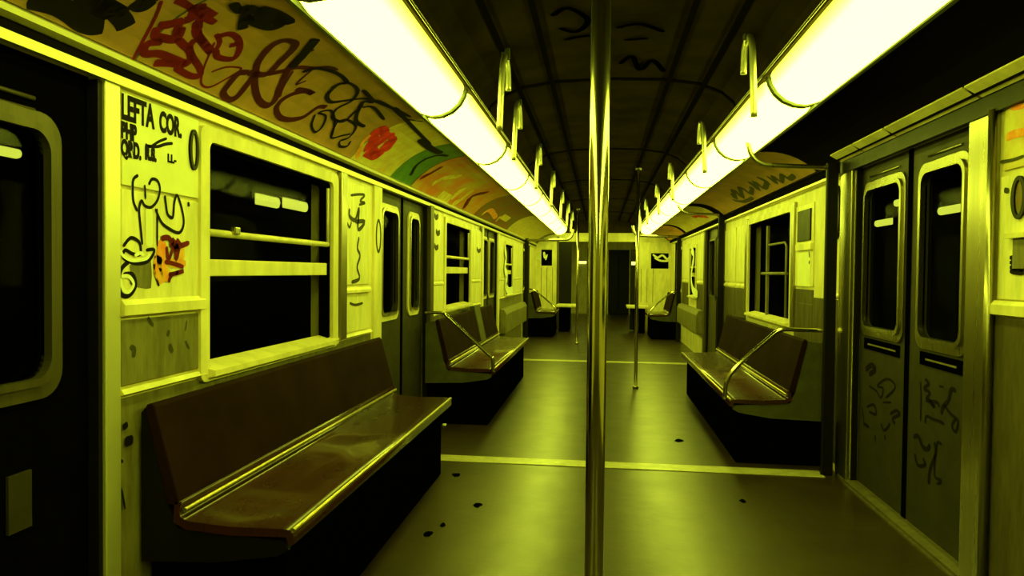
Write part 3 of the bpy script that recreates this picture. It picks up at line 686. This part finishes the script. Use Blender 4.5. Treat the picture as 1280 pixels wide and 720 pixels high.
# ------------------------------------------------------------------ strap hangers
def strap(x, y, label, grp, flip=1):
    e = empty('strap_hanger', (x, y, 2.26)); tag(e, label, 'hand strap', grp)
    zt = 2.235
    pts = [(x-.008*flip, y+.05, zt-.15), (x-.006*flip, y+.045, zt-.05), (x, y+.03, zt-.01), (x, y, zt), (x+.004*flip, y-.03, zt-.015), (x+.008*flip, y-.05, zt-.06), (x+.012*flip, y-.06, zt-.20), (x+.02*flip, y-.05, zt-.36)]
    MB().tube(spline(pts, 5), .014, 10).build('loop', M['strapmetal'], e)
    MB().box(x-.02, x+.02, y-.02, y+.02, zt-.012, zt+.045).build('bracket', M['housing'], e, .004)
wd = ['nearest', 'second', 'third', 'fourth', 'fifth', 'sixth', 'seventh', 'eighth']
for i, (x, y) in enumerate([(-.505, 3.42), (-.55, 4.35), (-.55, 5.85), (-.535, 7.4), (-.53, 9.1), (-.52, 10.6), (-.52, 12.1)]):
    strap(x, y, '%s metal hand strap hanging beside the left light row' % wd[i], 'metal hand straps beside the left light row', -1)
for i, (x, y) in enumerate([(.585, 3.22), (.625, 4.95), (.60, 6.8), (.60, 8.4), (.58, 10.1), (.58, 11.8)]):
    strap(x, y, '%s metal hand strap hanging beside the right light row' % wd[i], 'metal hand straps beside the right light row', 1)

# ------------------------------------------------------------------ floor strips, litter
struct(MB().box(-1.36, 1.30, 4.39, 4.53, 0, .005).build('trim_14', M['strip'], None, .002), 'pale strip across the floor before the second left doors', 'floor strip')
struct(MB().box(-1.2, 1.2, 9.58, 9.74, 0, .005).build('trim_15', M['strip'], None, .002), 'pale strip across the floor further down the aisle', 'floor strip')
struct(MB().prism([(1.375, 0), (1.375, .02), (1.41, .03), (1.44, .03), (1.44, 0)], 2.4, 4.42).build('trim_16', M['sill']), 'worn metal kick strip under the right doors', 'threshold')
def litter(px, py, r, m, label, name='litter_scrap'):
    p = onz(px, py, 0); a = random.random()*6; n = 7
    v = []; 
    for i in range(n):
        t = 2*PI*i/n; q = r*(.6+.6*random.random()); v.append((p.x+math.cos(t+a)*q*1.3, p.y+math.sin(t+a)*q*1.6))
    mb = MB(); mb.v = [(x, y, .0005) for x, y in v]+[(p.x+(x-p.x)*.7, p.y+(y-p.y)*.7, .006+.005*random.random()) for x, y in v]
    mb.f = [list(range(n))[::-1], list(range(n, 2*n))]+[[i, (i+1) % n, n+(i+1) % n, n+i] for i in range(n)]; mb.sm = [False]*len(mb.f)
    tag(mb.build(name, m), label, 'litter', 'scraps of litter on the floor')
litter(570.5, 594, .026, M['black'], 'largest dark litter scrap just in front of the pale floor strip')
litter(597, 632, .02, M['black'], 'dark litter scrap alone in the lower left aisle')
litter(554, 657, .015, M['black'], 'dark crumb on the floor, upper of two near the bench shadow')
litter(535, 668, .018, M['black'], 'dark crumb on the floor, lower of two near the bench shadow')
litter(849, 551, .026, M['black'], 'dark litter scrap right of the aisle behind the floor strip')
litter(929, 627, .018, M['black'], 'dark litter scrap on the shadowed floor before the right doors')
litter(556, 531, .014, M['white'], 'small white scrap on the floor beyond the near bench', 'paper_scrap')

# ------------------------------------------------------------------ end of the carriage
def cab(s, xin, label, n, wx0, wx1, wz0, wz1):
    mb = MB(); a, b = xin, 1.40
    mb.box(s*a, s*wx0, YP, YP+.05, 0, 1.95); mb.box(s*wx1, s*b, YP, YP+.05, 0, 1.95)
    mb.box(s*wx0, s*wx1, YP, YP+.05, 0, wz0); mb.box(s*wx0, s*wx1, YP, YP+.05, wz1, 1.95)
    w = struct(mb.build('wall_partition', M['panel']), label, 'partition')
    MB().box(s*(a-.02), s*(a+.02), YP-.02, YP+.07, 0, 1.95).build('jamb', M['brushed'], w)
    MB().box(s*wx0, s*wx1, YP+.02, YP+.026, wz0, wz1).build('pane', M['glass'], w)
    MB().box(s*(wx0-.02), s*(wx1+.02), YP+.052, YP+.06, wz0-.02, wz1+.02).build('window_blind', M['black'], w)  # black sheet added behind the pane to keep the window dark
    for k in range(3):
        MB().box(s*(a+.1+.12*k), s*(a+.11+.12*k), YP-.006, YP, .6, 1.3).build('rib', M['lower'], w)
    return w
pa = cab(-1, .93, 'cream partition with small window, left of the end passage', 0, 1.05, 1.28, 1.34, 1.68)
pb = cab(1, .70, 'cream partition with small window, right of the end passage', 1, 1.0, 1.36, 1.30, 1.62)
graffiti(pa, M['white'], [(.03, [(676, 322), (680, 316), (682, 326)]), (.03, [(686, 316), (688, 324)])], X=None, prof=None) if False else None
def ystroke(parent, m, Y, strokes, name='graffiti'):
    mb = MB()
    for w, pts in strokes:
        P = [ony(x, y, Y) for x, y in spline(pts, 4)]; mb.ribbon(P, [Vector((0, -1, 0))]*len(P), w)
    mb.build(name, m, parent, fix=False)
ystroke(pa, M['white'], YP-.004, [(.05, [(672, 324), (674, 318), (675, 325)]), (.05, [(680, 315), (681, 323)]), (.03, [(684, 318), (682, 325)])], 'scratched_paint')  # white strokes painting bright reflections on the dark pane
ystroke(pb, M['white'], YP-.004, [(.04, [(816, 318), (822, 322), (828, 319), (834, 324), (838, 320)]), (.04, [(818, 322), (826, 326), (836, 326)])], 'scratched_paint')
# doorway leaf beside the left partition, dark
tag(MB().box(-.90, -.64, YP+.01, YP+.04, 0, 1.86).build('cab_door', M['dark'], None, .004), 'dark narrow cab door left of the end passage', 'door')
tag(MB().box(.58, .68, YP+.01, YP+.04, .02, 1.70).build('fuse_panel', M['dark'], None, .004), 'dark narrow upright panel right of the end passage', 'panel')
struct(MB().box(-1.40, 1.40, YP-.01, YP+.05, 2.02, 2.35).build('wall_header', M['ceil']), 'dark upper header above the end passage', 'wall')
struct(MB().box(-1.40, 1.40, YP-.02, YP+.06, 1.85, 2.03).build('wall_header', M['cream']), 'cream header wall above the end passage', 'wall')
ew = MB(); ew.box(-1.4, .20, YE, YE+.06, 0, 2.35); ew.box(.80, 1.4, YE, YE+.06, 0, 2.35); ew.box(.20, .80, YE, YE+.06, 1.88, 2.35)
we = struct(ew.build('wall_end', M['panel']), 'cream end wall beyond the passage', 'wall')
MB().box(-.42, -.36, YE-.02, YE, 0, 1.95).build('stile', M['lower'], we)
d8 = empty('door_8', (.5, YE+.03, 0)); struct(d8, 'dark end door seen through the passage', 'door')
MB().box(.21, .79, YE+.02, YE+.05, 0, 1.87).build('door_leaf', M['dark'], d8, .01)
MB().box(.48, .50, YE, YE+.02, .1, 1.7).build('stile', M['rib'], d8)
for s_, x_, z_, lb in ((-1, -.58, 1.50, 'small glowing sign lamp left in the end passage'), (1, .66, 1.40, 'small glowing sign lamp right in the end passage')):
    yy = YE-.03 if s_ < 0 else YP-.03
    e = empty('sign_lamp', (x_, yy, z_)); tag(e, lb, 'lamp')
    w_ = .13 if s_ < 0 else .06
    MB().box(x_-w_, x_+w_, yy, yy+.03, z_-.03, z_+.04).build('glowing_face', M['spark'], e)
    MB().box(x_-w_-.01, x_+w_+.01, yy+.005, yy+.031, z_+.04, z_+.06).build('hood', M['dark'], e)

# ------------------------------------------------------------------ tunnel outside
struct(MB().box(-3.3, -3.2, -6, 26, -.8, 3.4).build('tunnel_wall', M['concrete']), 'unlit tunnel wall outside the left windows', 'tunnel wall')
struct(MB().box(3.2, 3.3, -6, 26, -.8, 3.4).build('tunnel_wall', M['concrete']), 'unlit tunnel wall outside the right windows', 'tunnel wall')
def tlamp(s, pa_, pb_, h, label):
    a, b = onx(*pa_, s*3.14), onx(*pb_, s*3.14)
    y0, y1 = sorted((a.y, b.y)); z = (a.z+b.z)/2
    e = empty('tunnel_lamp', (s*3.17, (y0+y1)/2, z)); tag(e, label, 'tunnel lamp', 'lamps on the tunnel walls')
    MB().prism([(s*3.17, z-h), (s*3.135, z-h*.8), (s*3.125, z), (s*3.135, z+h*.8), (s*3.17, z+h)], y0, y1).build('tube_cover', M['tunnellamp'], e, .01)
    MB().box(s*3.17, s*3.205, y0-.03, y1+.03, z-h, z+h).build('backplate', M['rib'], e)
tlamp(-1, (322, 249), (349, 253), .055, 'tunnel lamp seen through the large left window, left of a pair')
tlamp(-1, (356, 254), (384, 258), .055, 'tunnel lamp seen through the large left window, right of a pair')
tlamp(-1, (-40, 184), (26, 188), .028, 'tunnel lamp seen through the near left door window')
tlamp(1, (1094, 279), (1113, 277), .04, 'tunnel lamp in the far leaf window of the right doors, lower one')
tlamp(1, (1118, 254), (1127, 252), .04, 'tunnel lamp in the far leaf window of the right doors, upper one')
tlamp(1, (1173, 264), (1197, 260), .04, 'tunnel lamp in the near leaf window of the right doors')

# ------------------------------------------------------------------ ceiling scrawl
cs = MB()
for pts in ([(690, 20), (710, 10), (735, 25), (720, 40), (700, 35)], [(705, 50), (740, 45), (760, 60)], [(770, 35), (800, 30), (830, 40)], [(775, 80), (790, 70), (800, 88), (815, 75), (830, 90)], [(780, 50), (810, 48)]):
    P = [onz(x, y, 2.297) for x, y in spline(pts, 5)]; cs.ribbon(P, [Vector((0, 0, -1))]*len(P), .03)
cs.build('graffiti', M['black'], ce, fix=False)

# ------------------------------------------------------------------ world, colour
w = bpy.data.worlds.new('world'); S.world = w; w.use_nodes = True
w.node_tree.nodes['Background'].inputs[0].default_value = (.002, .002, .003, 1); w.node_tree.nodes['Background'].inputs[1].default_value = 1
S.view_settings.view_transform = 'Standard'; S.view_settings.look = 'None'; S.view_settings.gamma = 1; S.view_settings.use_curve_mapping = False
S.view_settings.exposure = -0.18
